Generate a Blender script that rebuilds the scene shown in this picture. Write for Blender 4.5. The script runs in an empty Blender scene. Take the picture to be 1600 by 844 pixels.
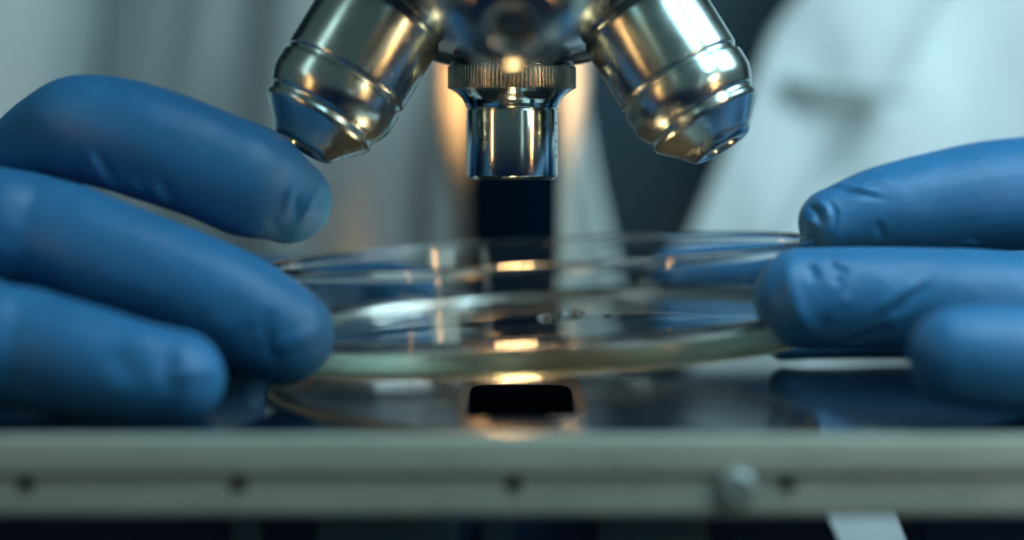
import bpy, bmesh, math, random
import numpy as np
from mathutils import Vector, Matrix, noise
from mathutils.bvhtree import BVHTree

random.seed(7)
PI = math.pi
sc = bpy.context.scene
COL = sc.collection

# ------------------------------------------------------------------ camera (1 unit = 1 cm, stage top at z = 0)
F = 3320.0                      # focal length in pixels of the 1600 px wide photograph
PITCH = math.atan(202.0 / F)
CAM = Vector((0.0, -40.0, 4.43))
cd = bpy.data.cameras.new('camera')
cam = bpy.data.objects.new('camera', cd)
COL.objects.link(cam)
cam.location = CAM
cam.rotation_euler = (PI / 2 - PITCH, 0, 0)
cd.sensor_width = 36.0
cd.lens = 36.0 * F / 1600.0
cd.clip_start = 0.5
cd.clip_end = 1000
cd.dof.use_dof = True
cd.dof.focus_distance = 39.2
sc.camera = cam
# aperture diameter in scene units = lens(mm)/1000/fstop  (a blender unit counts as a metre)
APERTURE = 1.7
cd.dof.aperture_fstop = cd.lens / 1000.0 / APERTURE

w = bpy.data.worlds.new('World')
sc.world = w
w.use_nodes = True
wn, wl = w.node_tree.nodes, w.node_tree.links
# dim grey-green room: lighter walls and ceiling, dark blue below bench height
g_ = wn.new('ShaderNodeTexCoord')
sx = wn.new('ShaderNodeSeparateXYZ')
rp = wn.new('ShaderNodeValToRGB')
mr = wn.new('ShaderNodeMapRange')
mr.inputs['From Min'].default_value = -1
wl.new(g_.outputs['Generated'], sx.inputs[0])
wl.new(sx.outputs['Z'], mr.inputs['Value'])
wl.new(mr.outputs[0], rp.inputs['Fac'])
rp.color_ramp.elements[0].position = 0.41
rp.color_ramp.elements[0].color = (0.003, 0.010, 0.030, 1)
rp.color_ramp.elements[1].position = 0.545
rp.color_ramp.elements[1].color = (0.060, 0.098, 0.100, 1)
wl.new(rp.outputs['Color'], wn['Background'].inputs[0])
wn['Background'].inputs[1].default_value = 1.0

sc.view_settings.view_transform = 'Standard'
sc.view_settings.look = 'None'
sc.view_settings.exposure = 0
sc.view_settings.gamma = 1
cy = sc.cycles
cy.use_denoising = True
cy.max_bounces = 16
cy.transmission_bounces = 14
cy.glossy_bounces = 8
cy.diffuse_bounces = 3
cy.transparent_max_bounces = 12
cy.sample_clamp_indirect = 30.0
cy.caustics_reflective = True
cy.caustics_refractive = True
cy.blur_glossy = 0.3


def area(name, loc, target, sx, sy, power, color, shape='RECTANGLE', spread=PI):
    l = bpy.data.lights.new(name, 'AREA')
    l.shape = shape
    l.size = sx
    l.size_y = sy
    l.energy = power
    l.color = color
    l.spread = spread
    o = bpy.data.objects.new(name, l)
    COL.objects.link(o)
    o.location = loc
    d = Vector(target) - Vector(loc)
    o.rotation_euler = d.to_track_quat('-Z', 'Y').to_euler()
    return o


COOL = (0.60, 0.91, 1.0)
WARM = (1.0, 0.47, 0.16)
# soft overhead panel in front of the microscope, strips added for barrel streaks, a side panel for the coat
area('overhead_softbox', (16, -19, 37), (0, -2, 2), 10, 30, 12500, COOL)
area('barrel_streak_light', (-30, -20, 26), (0, 0, 5), 6, 24, 1100, (0.80, 1.0, 0.96))
area('barrel_streak_light', (33, -12, 30), (0, 0, 5), 3, 22, 900, (0.80, 1.0, 0.96))
area('coat_light', (37, -4, 31), (9, 21, 1), 24, 20, 12500, (0.64, 0.91, 1.0))
area('front_fill', (30, -28, 13), (10, -8, -1), 10, 10, 1500, (0.74, 1.0, 0.90))  # unseen fill panel added to brighten the front strips and fingers
area('white_streak_light', (17, -36, 13), (0, 0, 13), 3.0, 24, 240, (0.8, 1.0, 0.96))  # unseen strip added for the pale streak on the centre objective
area('warm_streak_light', (-30, -25, 13.5), (0, 0, 13.5), 0.9, 26, 170, WARM, 'RECTANGLE', math.radians(50))  # unseen warm pair added for the orange streaks on the objectives
area('warm_streak_light', (30, -25, 13.5), (0, 0, 13.5), 0.9, 26, 300, WARM, 'RECTANGLE', math.radians(50))
# the microscope's own lamp below the hole in the stage, and a hidden spot added to warm the arm
area('illuminator_lamp', (0.1, -2.9, -1.0), (0.1, -2.9, 5), 0.9, 0.9, 1800, (1.0, 0.60, 0.29), 'DISK', math.radians(165))
sp = bpy.data.lights.new('arm_fill_spot', 'SPOT')
sp.energy = 17000
sp.color = (1.0, 0.52, 0.2)
sp.spot_size = math.radians(36)
sp.spot_blend = 1.0
sp.shadow_soft_size = 0.6
spo = bpy.data.objects.new('arm_fill_spot', sp)
COL.objects.link(spo)
spo.location = (0, 6.0, 9.0)
spo.rotation_euler = (Vector((0, 12, 5.9)) - spo.location).to_track_quat('-Z', 'Y').to_euler()


# ------------------------------------------------------------------ pixel of the photograph -> point at depth y
def ray(px, py):
    v = Vector(((px - 800) / F, 1.0, -(py - 422) / F))
    c, s = math.cos(-PITCH), math.sin(-PITCH)
    return Vector((v.x, v.y * c - v.z * s, v.y * s + v.z * c))


def P(px, py, y):
    d = ray(px, py)
    return CAM + d * ((y - CAM.y) / d.y)


# ------------------------------------------------------------------ materials
def mat(name, color, rough=0.5, metal=0.0, **kw):
    m = bpy.data.materials.new(name)
    m.use_nodes = True
    b = m.node_tree.nodes['Principled BSDF']
    b.inputs['Base Color'].default_value = (*color, 1)
    b.inputs['Roughness'].default_value = rough
    b.inputs['Metallic'].default_value = metal
    for k, v in kw.items():
        b.inputs[k.replace('_', ' ')].default_value = v
    return m


def nodes(m):
    return m.node_tree.nodes, m.node_tree.links, m.node_tree.nodes['Principled BSDF']


def noise_node(m, scale, detail=4, rough=0.55, stretch=None):
    n, l, b = nodes(m)
    tc = n.new('ShaderNodeTexCoord')
    mp = n.new('ShaderNodeMapping')
    if stretch:
        mp.inputs['Scale'].default_value = stretch
    t = n.new('ShaderNodeTexNoise')
    t.inputs['Scale'].default_value = scale
    t.inputs['Detail'].default_value = detail
    t.inputs['Roughness'].default_value = rough
    l.new(tc.outputs['Object'], mp.inputs['Vector'])
    l.new(mp.outputs['Vector'], t.inputs['Vector'])
    return t


def add_bump(m, tex, strength, dist, prev=None):
    n, l, b = nodes(m)
    bp = n.new('ShaderNodeBump')
    bp.inputs['Strength'].default_value = strength
    bp.inputs['Distance'].default_value = dist
    l.new(tex.outputs[0], bp.inputs['Height'])
    if prev:
        l.new(prev.outputs['Normal'], bp.inputs['Normal'])
    l.new(bp.outputs['Normal'], b.inputs['Normal'])
    return bp


def rough_var(m, tex, lo, hi):
    n, l, b = nodes(m)
    r = n.new('ShaderNodeMapRange')
    r.inputs['To Min'].default_value = lo
    r.inputs['To Max'].default_value = hi
    r.inputs['From Min'].default_value = 0.3
    r.inputs['From Max'].default_value = 0.7
    l.new(tex.outputs[0], r.inputs['Value'])
    l.new(r.outputs[0], b.inputs['Roughness'])


def color_var(m, tex, c0, c1):
    n, l, b = nodes(m)
    r = n.new('ShaderNodeValToRGB')
    r.color_ramp.elements[0].position = 0.3
    r.color_ramp.elements[1].position = 0.7
    r.color_ramp.elements[0].color = (*c0, 1)
    r.color_ramp.elements[1].color = (*c1, 1)
    l.new(tex.outputs[0], r.inputs['Fac'])
    l.new(r.outputs['Color'], b.inputs['Base Color'])


M = {}
M['steel'] = mat('polished_steel', (0.50, 0.60, 0.60), 0.16, 1.0)
rough_var(M['steel'], noise_node(M['steel'], 3.0, 5), 0.10, 0.16)
M['satin'] = mat('satin_steel', (0.52, 0.60, 0.60), 0.17, 1.0)
rough_var(M['satin'], noise_node(M['satin'], 2.5, 5), 0.14, 0.24)
M['soft_steel'] = mat('soft_steel', (0.47, 0.58, 0.57), 0.24, 1.0)
rough_var(M['soft_steel'], noise_node(M['soft_steel'], 2.5, 5), 0.21, 0.28)
M['brushed'] = mat('matte_chrome', (0.60, 0.66, 0.58), 0.45, 1.0)
M['cap'] = mat('polished_cap', (0.66, 0.70, 0.64), 0.20, 1.0)
M['ring'] = mat('ribbed_ring_steel', (0.30, 0.33, 0.31), 0.24, 1.0)
M['dark_metal'] = mat('blackened_metal', (0.035, 0.045, 0.06), 0.25, 0.7)
M['black'] = mat('black_enamel', (0.006, 0.010, 0.018), 0.35)
M['turret'] = mat('turret_metal', (0.42, 0.52, 0.58), 0.22, 1.0)
M['cream'] = mat('cream_enamel', (0.50, 0.50, 0.45), 0.45)
rough_var(M['cream'], noise_node(M['cream'], 4, 4), 0.4, 0.55)
M['guide'] = mat('guide_steel', (0.10, 0.20, 0.22), 0.5, 0.3)
M['carriage'] = mat('carriage_enamel', (0.014, 0.045, 0.12), 0.6)
M['rack'] = mat('rack_black', (0.0015, 0.006, 0.016), 0.7)
M['rack'].node_tree.nodes['Principled BSDF'].inputs['Specular IOR Level'].default_value = 0.0
M['drive'] = mat('navy_enamel', (0.012, 0.055, 0.17), 0.6)
M['lens'] = mat('front_lens_glass', (0.05, 0.09, 0.12), 0.03, 0.0, IOR=1.7)
M['stage_top'] = mat('glossy_black_stage', (0.003, 0.008, 0.020), 0.07, 0.0, IOR=1.48)
t_ = noise_node(M['stage_top'], 5, 6, 0.6, (1, 1, 1))
rough_var(M['stage_top'], t_, 0.07, 0.13)
M['rail'] = mat('painted_stage_edge', (0.42, 0.50, 0.43), 0.42, 0.25)
t_ = noise_node(M['rail'], 3, 5, 0.6, (0.3, 1, 1))
color_var(M['rail'], t_, (0.34, 0.395, 0.35), (0.43, 0.485, 0.43))
M['screw'] = mat('zinc_screw', (0.30, 0.38, 0.38), 0.55, 0.6)
M['hole'] = mat('hole_black', (0.0001, 0.0003, 0.0012), 0.9)
M['hole'].node_tree.nodes['Principled BSDF'].inputs['Specular IOR Level'].default_value = 0.0
M['mirror_edge'] = mat('worn_chamfer', (0.12, 0.12, 0.12), 0.3, 0.9)
t_ = noise_node(M['mirror_edge'], 9, 6)
add_bump(M['mirror_edge'], t_, 0.7, 0.05)
M['glass'] = mat('clear_glass', (0.965, 0.985, 0.97), 0.025, 0.0, IOR=1.47)
M['glass'].node_tree.nodes['Principled BSDF'].inputs['Transmission Weight'].default_value = 1.0
t_ = noise_node(M['glass'], 0.9, 3, 0.5)
add_bump(M['glass'], t_, 0.08, 0.05)
M['frosted'] = mat('thick_glass_foot', (0.36, 0.48, 0.36), 0.26, 0.0, IOR=1.47)
M['frosted'].node_tree.nodes['Principled BSDF'].inputs['Transmission Weight'].default_value = 0.95
M['water'] = mat('clear_liquid', (1, 1, 1), 0.0, 0.0, IOR=1.33)
M['water'].node_tree.nodes['Principled BSDF'].inputs['Transmission Weight'].default_value = 1.0
M['glove'] = mat('blue_nitrile', (0.012, 0.125, 0.34), 0.46, 0.0)
n, l, b = nodes(M['glove'])
b.inputs['Subsurface Weight'].default_value = 0.12
b.inputs['Subsurface Radius'].default_value = (0.1, 0.2, 0.4)
b.inputs['Subsurface Scale'].default_value = 0.3
b.inputs['Specular IOR Level'].default_value = 0.4
b.inputs['Sheen Weight'].default_value = 0.08
b.inputs['Sheen Tint'].default_value = (0.35, 0.7, 1.0, 1)
t1 = noise_node(M['glove'], 1.1, 3, 0.5)
t2 = noise_node(M['glove'], 26, 3, 0.6)
p_ = add_bump(M['glove'], t1, 0.35, 0.10)
add_bump(M['glove'], t2, 0.16, 0.018, p_)
t4 = noise_node(M['glove'], 1.5, 5, 0.5)
t4.noise_type = 'RIDGED_MULTIFRACTAL'
t4.inputs['Distortion'].default_value = 0.6
p_ = add_bump(M['glove'], t4, 0.22, 0.035, p_)
add_bump(M['glove'], t2, 0.18, 0.018, p_)
t3 = noise_node(M['glove'], 0.6, 4, 0.6)
color_var(M['glove'], t3, (0.014, 0.130, 0.31), (0.022, 0.165, 0.38))
M['coat'] = mat('white_cotton_coat', (0.70, 0.76, 0.78), 0.9)
t_ = noise_node(M['coat'], 30, 3)
add_bump(M['coat'], t_, 0.3, 0.03)
M['shirt'] = mat('slate_cloth', (0.020, 0.050, 0.075), 0.9)
t_ = noise_node(M['shirt'], 14, 4)
color_var(M['shirt'], t_, (0.018, 0.038, 0.056), (0.026, 0.052, 0.072))
M['trousers'] = mat('navy_cloth', (0.006, 0.028, 0.085), 0.9)
M['skin'] = mat('skin', (0.50, 0.30, 0.22), 0.5)
M['hair'] = mat('dark_hair', (0.03, 0.02, 0.015), 0.6)
M['wall'] = mat('dim_wall', (0.05, 0.10, 0.13), 0.9)
M['table'] = mat('navy_bench_top', (0.01, 0.03, 0.07), 0.4)


# ------------------------------------------------------------------ object helpers
def link(name, me, m=None, parent=None, smooth=True, auto=None):
    o = bpy.data.objects.new(name, me)
    COL.objects.link(o)
    if m is not None:
        me.materials.append(m)
    for p in me.polygons:
        p.use_smooth = smooth
    if parent is not None:
        set_parent(o, parent)
    if auto is not None:
        me.set_sharp_from_angle(angle=math.radians(auto))
    return o


def world_of(o):
    if o.parent is None:
        return o.matrix_basis.copy()
    return world_of(o.parent) @ o.matrix_parent_inverse @ o.matrix_basis


def set_parent(o, p):
    o.parent = p
    o.matrix_parent_inverse = world_of(p).inverted()


def thing(name, label, cat, loc):
    o = bpy.data.objects.new(name, None)
    COL.objects.link(o)
    o.location = loc
    o['label'] = label
    o['category'] = cat
    return o


def from_bm(name, bm, m, parent=None, smooth=True, auto=None, mtx=None):
    me = bpy.data.meshes.new(name)
    if mtx is not None:
        bmesh.ops.transform(bm, matrix=mtx, verts=bm.verts)
    bmesh.ops.recalc_face_normals(bm, faces=bm.faces)
    bm.to_mesh(me)
    bm.free()
    return link(name, me, m, parent, smooth, auto)


def lathe_bm(profile, n=96, radial=None):
    """profile of (r, z); r == 0 ends become poles."""
    bm = bmesh.new()
    rings = []
    for k, (r, z) in enumerate(profile):
        if r < 1e-6:
            rings.append([bm.verts.new((0, 0, z))])
        else:
            ring = []
            for i in range(n):
                a = 2 * PI * i / n
                rr = r + (radial(k, i) if radial else 0)
                ring.append(bm.verts.new((rr * math.cos(a), rr * math.sin(a), z)))
            rings.append(ring)
    for a, b in zip(rings, rings[1:]):
        if len(a) == 1 and len(b) == 1:
            continue
        for i in range(n):
            j = (i + 1) % n
            if len(a) == 1:
                bm.faces.new((a[0], b[i], b[j]))
            elif len(b) == 1:
                bm.faces.new((a[i], a[j], b[0]))
            else:
                bm.faces.new((a[i], a[j], b[j], b[i]))
    return bm


def box_bm(x0, x1, y0, y1, z0, z1, bev=0.05, seg=3):
    bm = bmesh.new()
    bmesh.ops.create_cube(bm, size=1)
    for v in bm.verts:
        v.co = Vector((x0 + (v.co.x + .5) * (x1 - x0), y0 + (v.co.y + .5) * (y1 - y0), z0 + (v.co.z + .5) * (z1 - z0)))
    if bev:
        bmesh.ops.bevel(bm, geom=bm.edges[:], offset=bev, segments=seg, profile=0.5, affect='EDGES')
    return bm


def catmull(pts, sub):
    out = []
    n = len(pts)
    for i in range(n - 1):
        p0 = pts[max(i - 1, 0)]
        p1 = pts[i]
        p2 = pts[i + 1]
        p3 = pts[min(i + 2, n - 1)]
        for k in range(sub):
            t = k / sub
            out.append([0.5 * ((2 * b_) + (-a_ + c_) * t + (2 * a_ - 5 * b_ + 4 * c_ - d_) * t * t + (-a_ + 3 * b_ - 3 * c_ + d_) * t ** 3)
                        for a_, b_, c_, d_ in zip(p0, p1, p2, p3)])
    out.append(list(pts[-1]))
    return out


def tube_into(bm, pts, sub=10, n=28, flat=1.0, flat_dir=Vector((0, 0, 1)), caps=(True, True)):
    """pts: (x, y, z, r) swept with round caps; flat squeezes the section along flat_dir."""
    path = catmull(pts, sub)
    C = [Vector(p[:3]) for p in path]
    R = [p[3] for p in path]
    # round caps
    def cap(c, d, r, steps=7):
        return [(c + d * (r * math.sin(a)), r * math.cos(a)) for a in [PI / 2 * k / steps for k in range(1, steps + 1)]]
    t0 = (C[0] - C[1]).normalized()
    t1 = (C[-1] - C[-2]).normalized()
    seq = list(zip(C, R))
    if caps[0]:
        seq = list(reversed(cap(C[0], t0, R[0]))) + seq
    if caps[1]:
        seq = seq + cap(C[-1], t1, R[-1])
    rings = []
    run = (C[-1] - C[0]).normalized()
    up = Vector((0, 1, 0)) if abs(run.z) > 0.75 else Vector((0, 0, 1))
    for i, (c, r) in enumerate(seq):
        a = seq[max(i - 1, 0)][0]
        b_ = seq[min(i + 1, len(seq) - 1)][0]
        t = (b_ - a)
        t = t.normalized() if t.length > 1e-6 else t1
        s = t.cross(up)
        s.normalize()
        u = s.cross(t).normalized()
        r = max(r, 0.003)
        ring = []
        for k in range(n):
            an = 2 * PI * k / n
            off = s * math.cos(an) * r + u * math.sin(an) * r
            off -= flat_dir * off.dot(flat_dir) * (1 - flat)
            ring.append(bm.verts.new(c + off))
        rings.append(ring)
    for a, b_ in zip(rings, rings[1:]):
        for k in range(n):
            j = (k + 1) % n
            bm.faces.new((a[k], a[j], b_[j], b_[k]))
    bm.faces.new(rings[0][::-1])
    bm.faces.new(rings[-1])


def remesh(bm, voxel, smooth_it=4, name='tmp'):
    """fuse overlapping tubes into one continuous skin and return the new mesh"""
    bmesh.ops.recalc_face_normals(bm, faces=bm.faces)
    me = bpy.data.meshes.new(name)
    bm.to_mesh(me)
    bm.free()
    o = bpy.data.objects.new(name, me)
    COL.objects.link(o)
    r = o.modifiers.new('r', 'REMESH')
    r.mode = 'VOXEL'
    r.voxel_size = voxel
    s = o.modifiers.new('s', 'SMOOTH')
    s.factor = 0.5
    s.iterations = smooth_it
    dg = bpy.context.evaluated_depsgraph_get()
    dg.update()
    new = bpy.data.meshes.new_from_object(o.evaluated_get(dg))
    bpy.data.objects.remove(o)
    return new


def mesh_np(me):
    a = np.empty(len(me.vertices) * 3, dtype=np.float64)
    me.vertices.foreach_get('co', a)
    nn = np.empty(len(me.vertices) * 3, dtype=np.float64)
    me.vertices.foreach_get('normal', nn)
    return a.reshape(-1, 3), nn.reshape(-1, 3)


def mesh_set(me, a):
    me.vertices.foreach_set('co', a.astype(np.float32).ravel())
    me.update()


# ================================================================== SETTING
def structure(o):
    o['kind'] = 'structure'
    return o


structure(from_bm('backdrop', box_bm(-160, 160, 90, 92, -60, 120, 0), M['wall'], smooth=False))
structure(from_bm('bench_top', box_bm(-70, 70, -22, 19, -17.5, -15, 0.3), M['table'], auto=30))

# ================================================================== MICROSCOPE
scope = thing('microscope', 'steel laboratory microscope with four objectives above a glossy black stage', 'microscope', (0, 8, -15))
Q = Vector((0, 0, 10.7))
AL = math.radians(27.5)
ax = Vector((0, -math.sin(AL), -math.cos(AL)))


def frame_to(direction, origin):
    """matrix whose local -Z points along direction"""
    q = Vector(direction).to_track_quat('-Z', 'Y')
    return Matrix.Translation(origin) @ q.to_matrix().to_4x4()


def smooth_profile(pts, bevel=0.02):
    """small bevels at the corners of an (r, s) polyline"""
    out = [pts[0]]
    for i in range(1, len(pts) - 1):
        a, b_, c = Vector(pts[i - 1]), Vector(pts[i]), Vector(pts[i + 1])
        d1, d2 = (a - b_), (c - b_)
        k1 = min(bevel, d1.length * .4)
        k2 = min(bevel, d2.length * .4)
        out.append(tuple(b_ + d1.normalized() * k1))
        out.append(tuple(b_ * 0.5 + (b_ + d1.normalized() * k1) * .25 + (b_ + d2.normalized() * k2) * .25))
        out.append(tuple(b_ + d2.normalized() * k2))
    out.append(pts[-1])
    return out


def objective(tip, direction, profile, rings, lens_r, label=None, bevel=0.02, metal='steel'):
    """profile (r, s): s measured back from the tip"""
    mtx = frame_to(direction, tip)
    body = from_bm('objective', lathe_bm(smooth_profile(profile, bevel), 128), M[metal], None, True, 28)
    body.matrix_basis = mtx
    set_parent(body, scope)
    if label:
        body['label'] = label
    for nm, prof, mt, teeth in rings:
        if teeth:
            N = teeth * 6
            bm = lathe_bm(prof, N, lambda k, i, K=len(prof): (-0.035 if (i % 6) in (0, 5) else (0.0 if (i % 6) in (2, 3) else -0.008)) if 2 <= k < K - 2 else 0)
        else:
            bm = lathe_bm(smooth_profile(prof, bevel), 128)
        o = from_bm(nm, bm, mt, None, True, 28 if not teeth else 50)
        o.matrix_basis = mtx
        set_parent(o, body)
    bm = lathe_bm([(0, 0.02), (lens_r * .5, 0.035), (lens_r, 0.09), (lens_r * 1.02, 0.16), (0, 0.17)], 64)
    o = from_bm('front_lens', bm, M['lens'])
    o.matrix_basis = mtx
    set_parent(o, body)
    return body


# centre objective (pointing straight down)
ctr_profile = [(0.40, 0.14), (0.42, 0.03), (0.70, 0.0), (0.775, 0.0), (0.862, 0.075), (0.862, 1.30), (0.845, 1.315), (0.845, 1.335),
               (0.868, 1.35), (0.885, 1.42), (0.93, 1.50), (1.00, 1.58), (1.09, 1.65), (1.165, 1.69), (1.165, 2.14), (1.10, 2.16), (0.85, 2.5), (0.8, 3.0)]
tip_c = Vector((0, 0, 3.70))
centre = objective(tip_c, (0, 0, -1), ctr_profile, [
    ('knurled_ring', [(1.150, 1.690), (1.185, 1.700), (1.203, 1.715), (1.205, 1.74), (1.205, 2.08), (1.203, 2.10), (1.185, 2.12), (1.150, 2.13)], M['ring'], 96),
    ('lock_collar', [(1.02, 2.15), (1.15, 2.16), (1.14, 2.26), (1.05, 2.42), (0.90, 2.52), (0.80, 2.53)], M['dark_metal'], 0),
], 0.36, 'short upright steel objective with a ribbed ring, in the middle', 0.012)

side_profile = [(0.30, 0.10), (0.32, 0.0), (0.54, 0.0), (0.62, 0.06), (0.68, 0.16), (1.04, 0.52), (1.08, 0.60), (1.05, 0.66), (1.05, 0.73),
                (1.10, 0.78), (1.19, 0.98), (1.215, 1.10), (1.215, 1.40), (1.16, 1.43), (1.16, 1.52), (1.205, 1.55),
                (1.205, 2.85), (1.13, 2.95), (0.98, 3.0), (0.96, 3.1), (0.8, 3.2), (0.8, 4.2)]
for sgn, lab in ((-1, 'long tilted steel objective over the larger left glove'), (1, 'long tilted steel objective beside the dark shirt opening')):
    d = Vector((0.500 * sgn, -0.20, -0.842)).normalized()
    tip = Q + d * 7.6
    objective(tip, d, side_profile, bevel=0.05, metal='soft_steel', rings=[
        ('collar', [(0.9, 3.03), (1.08, 3.06), (1.12, 3.14), (1.08, 3.22), (0.9, 3.25)], M['satin'], 0),
    ], lens_r=0.28, label=lab)

d = Vector((0, -0.84, -0.543))
objective(Q + d * 8.3, d, side_profile, [('collar', [(0.9, 3.03), (1.08, 3.06), (1.12, 3.14), (1.08, 3.22), (0.9, 3.25)], M['satin'], 0)], 0.28,
          'blurred steel objective pointing forward at the viewer', metal='brushed')
o = from_bm('highlight_cap', lathe_bm(smooth_profile([(0.36, 0.03), (0.40, -0.03), (0.52, -0.02), (0.78, 0.09), (0.95, 0.27), (1.02, 0.42), (0.98, 0.46)], 0.05), 96), M['cap'], None, True, 40)  # polished cap added to catch the illuminator's highlight
o.matrix_basis = frame_to(d, Q + d * 8.3)
set_parent(o, [c for c in scope.children if c.name.startswith('objective')][-1])

# faint engraved marks near the right-hand limb of the centre objective
for a, zz, wd, hz in ((-16, 0.44, 0.05, 0.06), (-18, 0.60, 0.06, 0.02), (-17, 0.72, 0.04, 0.06), (-16, 0.92, 0.06, 0.02), (-18, 1.06, 0.05, 0.06)):
    o = from_bm('engraved_mark', box_bm(0.858, 0.866, -wd / 2, wd / 2, zz - hz / 2, zz + hz / 2, 0), M['dark_metal'], None, False, None,
                Matrix.Translation(tip_c) @ Matrix.Rotation(math.radians(a), 4, 'Z'))
    set_parent(o, centre)

# turret: lathed round its own tilted axis
tp = [(0, 5.0), (0.9, 4.9), (1.6, 4.55), (2.75, 3.95), (2.95, 4.02), (3.10, 3.98), (3.20, 3.80), (3.20, 3.3), (3.0, 3.1), (3.0, 2.2), (0, 2.1)]
bm = lathe_bm(smooth_profile([(r, t) for r, t in tp], 0.05), 160)
for v in bm.verts:
    v.co.z = -v.co.z
o = from_bm('nosepiece', bm, M['turret'], None, True, 30)
o.matrix_basis = frame_to(ax, Q)
set_parent(o, scope)
# body tube above the turret, beam and upright arm
from_bm('head', box_bm(-3.2, 3.2, -4.6, 13.0, 9.6, 14.5, 0.9, 6), M['cream'], scope, auto=30)


def arm_mesh():
    """upright arm: wide rounded column, slightly narrower from half way down"""
    bm = bmesh.new()
    prof = [(-15, 3.2), (-8, 2.2), (-2, 1.52), (1.6, 1.52), (2.9, 1.55), (3.4, 1.62), (4.1, 1.74), (5.0, 1.86), (6.2, 1.93), (8, 1.98), (11, 2.0)]
    prof = catmull([(z, h) for z, h in prof], 5)
    rings = []
    for z, h in prof:
        ring = []
        for k in range(40):
            a = 2 * PI * k / 40
            ca, sa = math.cos(a), math.sin(a)
            e = 0.25
            ring.append(bm.verts.new((h * math.copysign(abs(ca) ** e, ca), 14 + 2.2 * math.copysign(abs(sa) ** e, sa), z)))
        rings.append(ring)
    for a, b_ in zip(rings, rings[1:]):
        for k in range(40):
            j = (k + 1) % 40
            bm.faces.new((a[k], a[j], b_[j], b_[k]))
    bm.faces.new(rings[0][::-1])
    bm.faces.new(rings[-1])
    return bm


from_bm('arm', arm_mesh(), M['cream'], scope, auto=40)
from_bm('focus_rack', box_bm(-0.98, 1.14, 11.0, 12.1, -14, 6.8, 0.12), M['rack'], scope, auto=30)
from_bm('base', box_bm(-8, 8, -8, 18, -15.0, -12.5, 0.6), M['black'], scope, auto=30)

# stage ------------------------------------------------------------
SX0, SX1, SY0, SY1 = -21.0, 21.0, -8.0, 10.7
hx, hy, hw, hd = 0.16, -3.15, 0.93, 2.75


def stage_top():
    bm = bmesh.new()
    N = 160
    base = [math.atan2(y - hy, x - hx) for x, y in ((SX0, SY0), (SX1, SY0), (SX1, SY1), (SX0, SY1))]
    angs = sorted(set([2 * PI * i / N - PI for i in range(N)] + base))
    outer_t, outer_b, in1, in2, in3 = [], [], [], [], []
    bev = 0.16
    for a in angs:
        ca, sa = math.cos(a), math.sin(a)
        tx = ((SX1 - hx) / ca if ca > 0 else (SX0 - hx) / ca) if abs(ca) > 1e-9 else 1e9
        ty = ((SY1 - hy) / sa if sa > 0 else (SY0 - hy) / sa) if abs(sa) > 1e-9 else 1e9
        t = min(tx, ty)
        ox, oy = hx + ca * t, hy + sa * t
        outer_t.append(bm.verts.new((ox, oy, 0)))
        outer_b.append(bm.verts.new((ox, oy, -0.12)))
        # rounded rectangular hole (superellipse)
        e = 7.0
        def se(w_, h_):
            k = (abs(ca / w_) ** e + abs(sa / h_) ** e) ** (-1 / e)
            return hx + ca * k, hy + sa * k
        x1, y1 = se(hw + bev, hd + bev)
        x2, y2 = se(hw, hd)
        in1.append(bm.verts.new((x1, y1, 0)))
        in2.append(bm.verts.new((x2, y2, -0.13)))
        in3.append(bm.verts.new((x2, y2, -0.75)))
    n = len(angs)
    for i in range(n):
        j = (i + 1) % n
        bm.faces.new((outer_t[i], outer_t[j], in1[j], in1[i]))
        f = bm.faces.new((in1[i], in1[j], in2[j], in2[i]))
        f.material_index = 1
        f = bm.faces.new((in2[i], in2[j], in3[j], in3[i]))
        f.material_index = 2
        bm.faces.new((outer_b[i], outer_b[j], outer_t[j], outer_t[i]))
    return bm


stage = from_bm('stage', stage_top(), M['stage_top'], scope, smooth=False)
stage.data.materials.append(M['mirror_edge'])
stage.data.materials.append(M['hole'])


def rail_mesh(profile, x0, x1):
    """extrude a (y, z) outline along x"""
    bm = bmesh.new()
    a = [bm.verts.new((x0, y, z)) for y, z in profile]
    b_ = [bm.verts.new((x1, y, z)) for y, z in profile]
    for i in range(len(profile)):
        j = (i + 1) % len(profile)
        bm.faces.new((a[i], a[j], b_[j], b_[i]))
    bm.faces.new(a[::-1])
    bm.faces.new(b_)
    return bm


# the light front edge: a thick upper strip above a slightly set back lower strip
up = [(-8.003, -0.010), (-8.12, -0.015), (-8.19, -0.05), (-8.22, -0.12), (-8.22, -0.56), (-8.19, -0.60), (-8.10, -0.61), (-8.003, -0.61)]
lo = [(-8.003, -0.615), (-8.06, -0.62), (-8.12, -0.66), (-8.14, -0.74), (-8.16, -1.16), (-8.12, -1.24), (-8.05, -1.27), (-8.003, -1.27)]
from_bm('front_strip', rail_mesh(up, SX0, SX1), M['rail'], stage, auto=25)
lower = from_bm('lower_strip', rail_mesh(lo, SX0, SX1), M['rail'], stage, auto=25)
# underside plate, split round the hole so the lamp can shine through
for x0, x1 in ((SX0, hx - hw - 0.02), (hx + hw + 0.02, SX1)):
    from_bm('support_plate', box_bm(x0, x1, -7.99, SY1 - 0.2, -1.1, -0.125, 0), M['black'], stage, smooth=False)
for px in (40, 372, 803, 1230):
    p = P(px, 758, -8.15)
    bm = lathe_bm([(0, -0.03), (0.075, -0.03), (0.095, 0.0), (0.12, 0.015), (0.12, 0.05), (0, 0.05)], 32)  # proud discs coloured black as the shade inside screw holes
    o = from_bm('hole_shade_disc', bm, M['hole'], None, True, 30, Matrix.Translation(p + Vector((0, -0.01, 0))) @ Matrix.Rotation(-PI / 2, 4, 'X'))
    set_parent(o, stage)
p = P(1152, 762, -8.2)
bm = lathe_bm([(0, 0.10), (0.06, 0.10), (0.08, 0.19), (0.20, 0.20), (0.27, 0.15), (0.29, 0.05), (0.29, -0.1), (0, -0.1)], 48)
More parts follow.
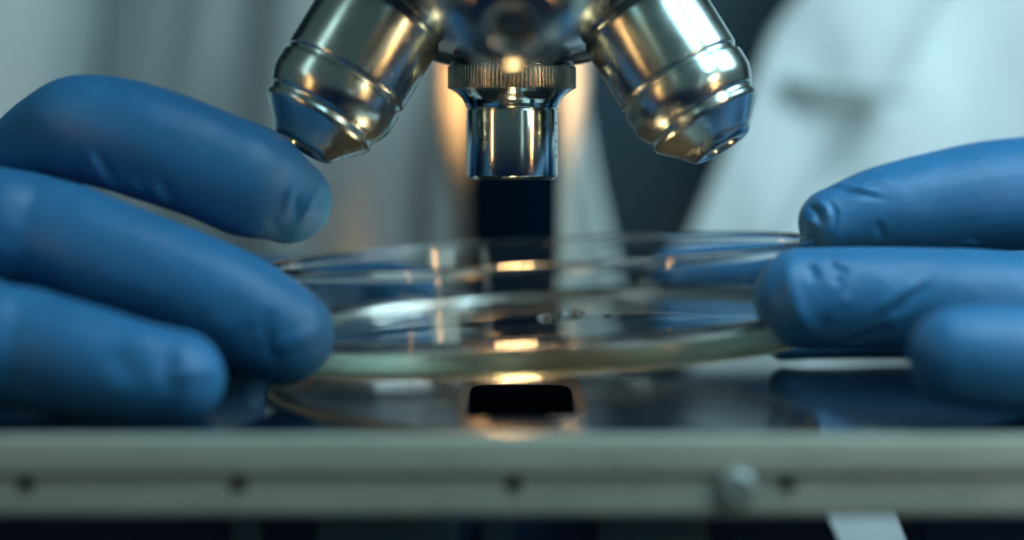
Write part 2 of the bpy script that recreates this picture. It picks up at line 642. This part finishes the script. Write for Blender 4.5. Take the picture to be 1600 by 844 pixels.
o = from_bm('screw', bm, M['screw'], None, True, 30, Matrix.Translation(p + Vector((0, 0.02, 0))) @ Matrix.Rotation(PI / 2, 4, 'X'))
set_parent(o, stage)

# what shows below the stage edge
def slant_bm(x0t, x1t, x0b, x1b, y0, y1, z0, z1):
    bm = box_bm(0, 1, y0, y1, z0, z1, 0)
    for v in bm.verts:
        a, b_ = (x0t, x1t) if v.co.z > (z0 + z1) / 2 else (x0b, x1b)
        v.co.x = a + v.co.x * (b_ - a)
    bmesh.ops.bevel(bm, geom=bm.edges[:], offset=0.1, segments=3, affect='EDGES')
    return bm


sub = from_bm('substage_carriage', slant_bm(-13.5, 5.0, -13.5, 7.0, -5.2, 8, -5.5, -1.3), M['carriage'], scope, auto=30)
for x0, x1 in ((-4.6, -4.1), (-3.2, -0.9), (-0.5, 0.0), (1.4, 3.2)):
    from_bm('guide_rail', box_bm(x0, x1, -5.7, -5.25, -2.4, -1.5, 0.08), M['guide'], sub, auto=30)
from_bm('stage_drive', slant_bm(6.35, 16, 8.4, 16, -6.0, -3.5, -6.5, -1.3), M['drive'], scope, auto=30)
o = from_bm('focus_knob', lathe_bm(smooth_profile([(0, 0), (2.2, 0), (2.4, .3), (2.4, 2.2), (2.2, 2.5), (0, 2.5)], .1), 96), M['black'], None, True, 30,
            Matrix.Translation((-2.0, 13.5, -9)) @ Matrix.Rotation(-PI / 2, 4, 'Y'))
set_parent(o, scope)

# ================================================================== PETRI DISH
dc = Vector((0.58, 0.1, 0.52))
dish_m = Matrix.Translation(dc) @ Matrix.Rotation(math.radians(-3.1), 4, 'Y') @ Matrix.Rotation(math.radians(-0.4), 4, 'X')
R_ = 5.2
H_ = 1.86
outer = [(0, 0.06), (R_ - 0.55, 0.06), (R_ - 0.40, 0.0), (R_ - 0.22, 0.0), (R_ - 0.06, 0.07), (R_, 0.22), (R_, H_ - .20), (R_ + 0.03, H_ - .16), (R_ + .03, H_ - .05),
         (R_ - 0.03, H_), (R_ - 0.07, H_), (R_ - 0.12, H_ - .05), (R_ - 0.13, 0.60), (R_ - 0.20, 0.50), (R_ - 0.4, 0.42), (0, 0.42)]
dish = from_bm('petri_dish', lathe_bm(smooth_profile(outer, 0.03), 256), M['glass'], None, True)
dish.matrix_basis = dish_m
dish['label'] = 'round clear glass petri dish held tilted between both blue gloves'
dish['category'] = 'petri dish'
ft = from_bm('foot_ring', lathe_bm(smooth_profile([(R_ + .004, 0.44), (R_ + .035, 0.40), (R_ + 0.04, 0.10), (R_ - 0.03, -0.03), (R_ - 0.30, -0.05), (R_ - 0.42, -0.008)], 0.03), 256), M['frosted'], None, True)
ft.matrix_basis = dish_m
set_parent(ft, dish)
for k, (x, y, r) in enumerate(((0.1, 0.6, 0.20), (0.62, 1.1, 0.26), (1.25, 0.4, 0.10))):
    o = from_bm('droplet', lathe_bm([(0, 0.425 + r * .42), (r * .4, 0.425 + r * .38), (r * .75, 0.425 + r * .24), (r * .95, 0.425 + r * .08), (r, 0.425), (0, 0.4205)], 32), M['water'])
    o.matrix_basis = dish_m @ Matrix.Translation((x, y, 0.0))
    set_parent(o, dish)

# ================================================================== PERSON
person = thing('person', 'person in a white lab coat and blue gloves behind the microscope, holding the glass dish', 'person', (3, 31, -26))


def hand_pts(lst):
    """(px, py, y, radius in px at that depth) -> (x, y, z, r)"""
    out = []
    for px, py, y, rp in lst:
        p = P(px, py, y)
        out.append((p.x, p.y, p.z, rp * (p.y - CAM.y) / F))
    return out


def build_glove(fingers, extra, creases, name, voxel=0.052):
    bm = bmesh.new()
    for f in fingers:
        tube_into(bm, f, 10, 30)
    for f, fl in extra:
        tube_into(bm, f, 8, 32, fl)
    me = remesh(bm, voxel, 6, name)
    co, no = mesh_np(me)
    bm2 = bmesh.new()
    bm2.from_mesh(me)
    bvh = BVHTree.FromBMesh(bm2)
    bm2.free()
    off = np.zeros(len(co))
    for pts, width, amp in creases:
        w3 = []
        for q in pts:
            d = ray(q[0], q[1]).normalized()
            hit = bvh.ray_cast(CAM, d)[0]
            if hit is not None:
                w3.append(hit)
        if len(w3) == 1:
            w3 = [w3[0], w3[0] + Vector((1e-4, 0, 0))]
        if len(w3) < 2:
            continue
        best = np.full(len(co), 1e9)
        tpar = np.zeros(len(co))
        tot = len(w3) - 1
        for i in range(tot):
            a = np.array(w3[i])
            b_ = np.array(w3[i + 1])
            ab = b_ - a
            t = np.clip(((co - a) @ ab) / (ab @ ab), 0, 1)
            dd = np.linalg.norm(co - (a + t[:, None] * ab), axis=1)
            m_ = dd < best
            best[m_] = dd[m_]
            tpar[m_] = (i + t[m_]) / tot
        fade = np.clip(np.minimum(tpar, 1 - tpar) * 4, 0.15, 1) if tot > 0 and len(pts) > 1 else 1
        off += 1.35 * amp * fade * np.exp(-(best / width) ** 2)
    # gentle slackness of the rubber
    sl = np.array([noise.noise(Vector(c) * 0.9) * 0.022 + noise.noise(Vector(c) * 2.6 + Vector((9, 2, 4))) * 0.006 for c in co])
    co = co + no * (off + sl)[:, None]
    mesh_set(me, co)
    return me


# ---- glove on the left of the photo
A = [(-13.8, 7.2, 3.2, 1.15), (-11.2, 4.6, 3.3, 1.10)] + hand_pts([(-80, 385, 2.6, 74), (-15, 305, 0.8, 62), (45, 238, -1.0, 66), (90, 212, -1.6, 78), (145, 203, -2.0, 87), (240, 226, -2.2, 90), (330, 258, -2.2, 88), (400, 288, -2.2, 87), (452, 314, -2.0, 68)])
B = [(-14.3, 4.0, 2.8, 1.15), (-11.5, 0.8, 3.3, 1.10)] + hand_pts([(-50, 345, -3.0, 92), (60, 363, -3.2, 90), (160, 400, -3.4, 92), (270, 438, -3.5, 88), (370, 482, -3.6, 87), (444, 520, -3.6, 80)])
Cc = [(-14.6, 1.0, 2.4, 1.1), (-11.6, -3.0, 2.6, 1.05)] + hand_pts([(-60, 520, -5.6, 100), (40, 545, -5.8, 96), (130, 565, -6.0, 90), (210, 583, -6.1, 84), (275, 590, -6.1, 76)])
D_ = [(-15.6, 4.0, 1.9, 1.0), (-12.2, 2.6, 1.1, 0.85), (-8.6, 2.2, 0.78, 0.72), (-6.4, 2.2, 0.64, 0.60), (-5.4, 2.2, 0.56, 0.48)]
T_ = [(-16.0, 7.6, 2.0, 1.3), (-12.5, 8.8, 1.6, 1.15)] + hand_pts([(330, 455, 7.6, 62), (480, 458, 7.2, 56), (600, 462, 6.9, 52), (636, 464, 6.8, 46)])
palm = [([(-14.4, 6.8, 3.0, 1.3), (-14.8, 4.0, 2.7, 1.35), (-15.0, 1.2, 2.3, 1.3), (-15.2, -1.0, 2.0, 1.15)], 0.9),
        ([(-14.4, 6.4, 2.9, 1.3), (-17.0, 8.2, 2.6, 1.6), (-19.5, 11.0, 2.2, 1.9), (-21.5, 14.0, 2.0, 2.5)], 0.8),
        ([(-14.8, 3.8, 2.6, 1.4), (-17.0, 6.8, 2.4, 1.7), (-19.5, 10.5, 2.2, 2.0)], 0.85),
        ([(-15.1, 0.8, 2.2, 1.3), (-17.3, 4.4, 2.1, 1.6), (-19.6, 9.8, 2.1, 2.0)], 0.85),
        ([(-15.2, -1.0, 2.0, 1.1), (-17.6, 3.0, 2.0, 1.4), (-19.6, 9.2, 2.0, 1.8)], 0.85),
        ([(-16.0, 7.6, 2.0, 1.3), (-18.4, 9.8, 2.0, 1.6), (-20, 11.6, 2.0, 1.9)], 0.9)]
cl = [
    # slack folds under the first finger
    ([(100, 262), (125, 285), (140, 300)], 0.06, 0.05), ([(112, 258), (138, 284)], 0.05, -0.04),
    ([(140, 240), (158, 268), (182, 296)], 0.07, 0.07), ([(152, 236), (174, 268), (196, 296)], 0.06, -0.05),
    ([(205, 280), (225, 302)], 0.05, 0.05), ([(240, 285), (262, 318), (272, 334)], 0.07, 0.07), ([(256, 282), (278, 316)], 0.06, -0.05),
    ([(300, 160), (330, 158), (352, 170)], 0.10, 0.03), ([(200, 125), (230, 122), (270, 137)], 0.12, 0.03),
    # finger tip folds (nail edge) of the first finger
    ([(470, 262), (452, 300), (440, 345)], 0.07, 0.06), ([(484, 268), (466, 310), (458, 345)], 0.06, -0.06), ([(500, 280), (484, 318), (470, 352)], 0.07, 0.05),
    ([(420, 345), (440, 362)], 0.08, -0.04),
    # nail plate of the second finger
    ([(468, 512), (480, 540)], 0.42, 0.05), ([(428, 478), (414, 508), (420, 545), (438, 572)], 0.13, -0.045), ([(398, 500), (392, 530), (405, 565)], 0.16, -0.025),
    ([(340, 470), (390, 500)], 0.25, -0.02),
    # nail plate of the third finger
    ([(300, 570), (305, 595)], 0.36, 0.045), ([(268, 545), (260, 578), (268, 615)], 0.13, -0.04), ([(190, 536), (215, 530), (250, 536)], 0.15, 0.03),
    ([(180, 548), (192, 572), (215, 600)], 0.18, -0.035),
]
g1 = link('glove', build_glove([A, B, Cc, D_, T_], palm, cl, 'glove'), M['glove'], person)
g1['label'] = 'blue nitrile glove with three long smooth fingers, the lowest one resting on the stage'

# ---- glove on the right
A = [(16.6, 8.2, 2.8, 1.2), (14.2, 5.4, 3.0, 1.12)] + hand_pts([(1760, 280, 2.0, 92), (1640, 298, 1.5, 90), (1530, 310, 1.2, 88), (1440, 322, 1.0, 80), (1370, 332, 0.8, 70), (1300, 347, 0.6, 53)])
B = [(16.8, 5.0, 2.4, 1.2), (14.3, 1.6, 2.6, 1.15)] + hand_pts([(1760, 500, -2.6, 98), (1640, 490, -2.8, 92), (1520, 474, -3.0, 86), (1420, 467, -3.0, 80), (1330, 466, -3.0, 80), (1252, 466, -3.0, 79)])
Cc = [(16.8, 2.0, 2.0, 1.1), (14.0, -2.4, 2.0, 1.05)] + hand_pts([(1780, 580, -6.0, 98), (1680, 570, -6.5, 94), (1600, 562, -6.8, 86), (1540, 560, -6.9, 82), (1495, 558, -6.9, 78)])
D_ = [(17.2, 4.6, 1.8, 1.1), (13.6, 3.0, 1.2, 0.95), (10.0, 2.5, 0.95, 0.86), (7.8, 2.3, 0.82, 0.74), (6.5, 2.1, 0.60, 0.52), (5.4, 2.0, 0.40, 0.34)]
T_ = [(18.4, 8.6, 1.8, 1.3), (15.0, 9.4, 1.6, 1.15)] + hand_pts([(1450, 430, 7.6, 60), (1300, 432, 7.2, 50), (1150, 434, 7.0, 50), (1060, 436, 7.0, 46)])
palm = [([(16.6, 8.0, 2.6, 1.3), (17.0, 5.0, 2.3, 1.35), (17.0, 2.2, 2.0, 1.3), (17.2, 0.0, 1.8, 1.15)], 0.9)] + [
    ([(-p[0] + 2.2, p[1] + 1.0, p[2] - 0.3, p[3]) for p in (a_)], f_) for a_, f_ in (
        ([(-14.4, 6.4, 2.9, 1.3), (-17.0, 8.2, 2.6, 1.6), (-19.5, 11.0, 2.2, 1.9), (-21.5, 14.0, 2.0, 2.5)], 0.8),
        ([(-14.8, 3.8, 2.6, 1.4), (-17.0, 6.8, 2.4, 1.7), (-19.5, 10.5, 2.2, 2.0)], 0.85),
        ([(-15.1, 0.8, 2.2, 1.3), (-17.3, 4.4, 2.1, 1.6), (-19.6, 9.8, 2.1, 2.0)], 0.85),
        ([(-15.2, -1.0, 2.0, 1.1), (-17.6, 3.0, 2.0, 1.4), (-19.6, 9.2, 2.0, 1.8)], 0.85),
        ([(-16.0, 7.6, 2.0, 1.3), (-18.4, 9.8, 2.0, 1.6), (-20, 11.6, 2.0, 1.9)], 0.9))]
cr = [
    # gathered rubber at the tip of the upper finger
    ([(1262, 322), (1276, 330), (1284, 352)], 0.05, -0.07), ([(1275, 310), (1292, 328), (1296, 350)], 0.05, 0.05), ([(1294, 312), (1306, 334), (1302, 358)], 0.04, -0.05),
    ([(1256, 350), (1268, 345), (1280, 352)], 0.04, 0.05), ([(1262, 365), (1276, 360)], 0.04, -0.04), ([(1300, 292), (1330, 292), (1370, 300)], 0.06, 0.035),
    ([(1305, 303), (1340, 303), (1385, 312)], 0.06, -0.03), ([(1340, 290), (1360, 282), (1395, 284)], 0.05, 0.02), ([(1310, 275), (1345, 270)], 0.06, 0.02),
    ([(1485, 216), (1450, 224), (1400, 240)], 0.14, 0.04), ([(1495, 385), (1510, 378), (1530, 382)], 0.05, 0.03), ([(1370, 345), (1380, 375)], 0.08, -0.03),
    # folds on the middle finger
    ([(1238, 400), (1232, 440), (1248, 490), (1280, 530)], 0.14, 0.05), ([(1262, 410), (1275, 440)], 0.09, -0.05), ([(1290, 405), (1310, 425), (1325, 418)], 0.09, -0.04),
    ([(1302, 440), (1312, 432)], 0.08, -0.04), ([(1455, 440), (1420, 470), (1385, 498)], 0.10, -0.05), ([(1440, 434), (1400, 462), (1365, 490)], 0.09, 0.045),
    ([(1400, 505), (1360, 525), (1320, 538)], 0.12, -0.05), ([(1330, 455), (1305, 480), (1295, 510)], 0.10, 0.03),
]
g2 = link('glove', build_glove([A, B, Cc, D_, T_], palm, cr, 'glove'), M['glove'], person)
g2['label'] = 'blue nitrile glove with crumpled first fingertip, holding the raised edge of the dish'

# ---- body, one continuous skin
cx = 3.0
bm = bmesh.new()
tube_into(bm, [(cx, 32, -24, 13), (cx, 32, -12, 12), (cx, 32, 4, 11.6), (cx, 33, 14, 12), (cx, 33.5, 20, 9)], 6, 40, 0.62, Vector((0, 1, 0)))
tube_into(bm, [(cx, 34, 20, 5), (cx, 33.5, 30, 4.6), (cx, 31, 37, 5)], 5, 24)
tube_into(bm, [(cx, 31, 36, 5.6), (cx, 30, 41, 7.2), (cx, 31, 46, 7.0)], 6, 32)
for s, wx, wy, wz in ((-1, -21.5, 14, 2.0), (1, 23.7, 15, 1.7)):
    tube_into(bm, [(cx + s * 11, 33, 17, 5), (cx + s * 18, 33, 12, 4.6), (cx + s * 23, 29, 1, 3.9), (wx + s * 3, 22, 0.5, 3.3), (wx, wy, wz, 2.1), (wx - s * 3, wy - 4, wz + .2, 1.2)], 6, 24)
body = link('body', remesh(bm, 0.6, 4, 'body'), M['skin'], person)

# ---- coat: torso shell open in front, collar free, plus sleeves; folds are real geometry
def coat_front_x(side, z):
    """x of the front opening at height z, at the depth of the chest"""
    if side > 0:
        pts = [(-30, 4.2), (-6, 4.0), (-1.5, 3.7), (0.8, 4.55), (3.3, 5.6), (5.5, 6.5), (7.4, 7.2), (8.6, 8.1), (12, 10.0), (20, 11.0)]
    else:
        pts = [(-30, 3.2), (-6, 3.2), (-1.5, 3.3), (0.8, 2.95), (3.3, 2.4), (5.5, 2.0), (7.4, 1.6), (8.6, 1.2), (12, -1.0), (20, -3.0)]
    for (z0, x0), (z1, x1) in zip(pts, pts[1:]):
        if z <= z1:
            return x0 + (x1 - x0) * max(0, (z - z0) / (z1 - z0))
    return pts[-1][1]


def coat_mesh():
    bm = bmesh.new()
    W, Dp, cyy = 17.0, 11.5, 31.5
    for side in (-1, 1):
        rows = []
        for iz in range(120):
            z = -25 + iz * (44.0 / 119)
            taper = 1.0 if z < 12 else 1.0 - 0.55 * ((z - 12) / 7.0) ** 2
            xo = coat_front_x(side, z) - cx
            a0 = math.asin(max(-.95, min(.95, xo / (W * taper))))
            row = []
            for iu in range(150):
                u = iu / 149
                a = a0 + (side * PI - a0) * u ** 1.15
                x = cx + W * taper * math.sin(a)
                y = cyy - Dp * taper * math.cos(a)
                nx, ny = math.sin(a), -math.cos(a)
                # long folds that lean with height, softened by noise
                q = Vector((x * 0.16 + z * 0.05 * side, z * 0.035, side * 3.0))
                f = noise.noise(q * 2.1) * 1.1 + noise.noise(q * 5.0 + Vector((4, 1, 2))) * 0.35
                if side < 0:
                    for fx, am, wd in ((0.2, -0.9, .5), (-2.6, -0.55, .7), (-8.3, -1.0, .55), (-10.4, -0.5, .4), (-6.6, 0.5, .5)):
                        f += am * math.exp(-(((x - fx) - 0.05 * (z - 5) + 0.3 * math.sin(z * .4)) / wd) ** 2)
                else:
                    for px_, pz_, dx, dz, am, wd in ((11.4, 5.6, 1.0, 1.35, -0.9, .8), (9.8, -1.2, 1, -.2, -0.4, .7)):
                        dist = abs((x - px_) * dz - (z - pz_) * dx) / math.hypot(dx, dz)
                        f += am * math.exp(-(dist / wd) ** 2)
                f *= min(1, u * 14)
                edge = 0.35 * math.exp(-(u * 40) ** 2)
                row.append(bm.verts.new((x + nx * (f + edge), y + ny * (f + edge), z)))
            rows.append(row)
        for a_, b_ in zip(rows, rows[1:]):
            for k in range(149):
                bm.faces.new((a_[k], a_[k + 1], b_[k + 1], b_[k]))
    return bm


coat = from_bm('lab_coat', coat_mesh(), M['coat'], person)
so = coat.modifiers.new('thick', 'SOLIDIFY')
so.thickness = 0.25
so.offset = 0
# breast pocket with its flap seam
pk = P(1310, 146, 20.2)
pm = bmesh.new()
for (x0, z0, x1, z1, r) in ((7.9, 6.1, 9.0, 6.0, 0.26), (9.0, 6.0, 11.2, 5.7, 0.17)):
    tube_into(pm, [(x0, 20.05 + (x0 - 8) * 0.12, z0, r), ((x0 + x1) / 2, 20.12 + (x0 - 8) * .13, (z0 + z1) / 2 - .03, r * .9), (x1, 20.1 + (x1 - 8) * 0.16, z1, r)], 5, 14)
pocket = from_bm('pocket_welt', pm, mat('coat_piping', (0.48, 0.55, 0.55), 0.9), None)
pocket.parent = coat
for s, wx, wy, wz in ((-1, -21.5, 14, 2.0), (1, 23.7, 15, 1.7)):
    bm = bmesh.new()
    tube_into(bm, [(cx + s * 9, 33, 15, 5.6), (cx + s * 18, 33.5, 12, 5.8), (cx + s * 23.5, 29, 0.5, 5.0), (wx + s * 3, 22, 0.5, 4.3), (wx + s * 1, wy + 2, wz, 3.3)], 12, 40)
    for v in bm.verts:
        v.co += Vector((noise.noise(v.co * .5), noise.noise(v.co * .5 + Vector((5, 0, 0))), noise.noise(v.co * .5 + Vector((0, 5, 0))))) * 0.5
    o = from_bm('sleeve', bm, M['coat'], None)
    o.parent = coat
# shirt seen in the opening, and trousers
bm = bmesh.new()
tube_into(bm, [(cx, 32, -14, 15.2), (cx, 32, 4, 15.0), (cx, 33, 14, 14.6), (cx, 33.5, 19, 9)], 10, 80, 0.62, Vector((0, 1, 0)))
for v in bm.verts:
    f = noise.noise(Vector((v.co.x * .3, v.co.y * .1, v.co.z * .12))) * 0.5
    v.co.y -= f
from_bm('shirt', bm, M['shirt'], person)
bm = bmesh.new()
tube_into(bm, [(cx - 6, 34, -22, 9.0), (cx - 8, 22, -24, 8.2), (cx - 9, 12, -25, 7.2)], 6, 30)
tube_into(bm, [(cx + 6, 34, -22, 9.0), (cx + 8, 22, -24, 8.2), (cx + 9, 12, -25, 7.2)], 6, 30)
from_bm('trousers', bm, M['trousers'], person)
bm = bmesh.new()
tube_into(bm, [(cx, 31.6, 41.5, 7.2), (cx, 32.4, 45.5, 7.9), (cx, 33, 47, 7.4)], 6, 32)
from_bm('hair', bm, M['hair'], person)
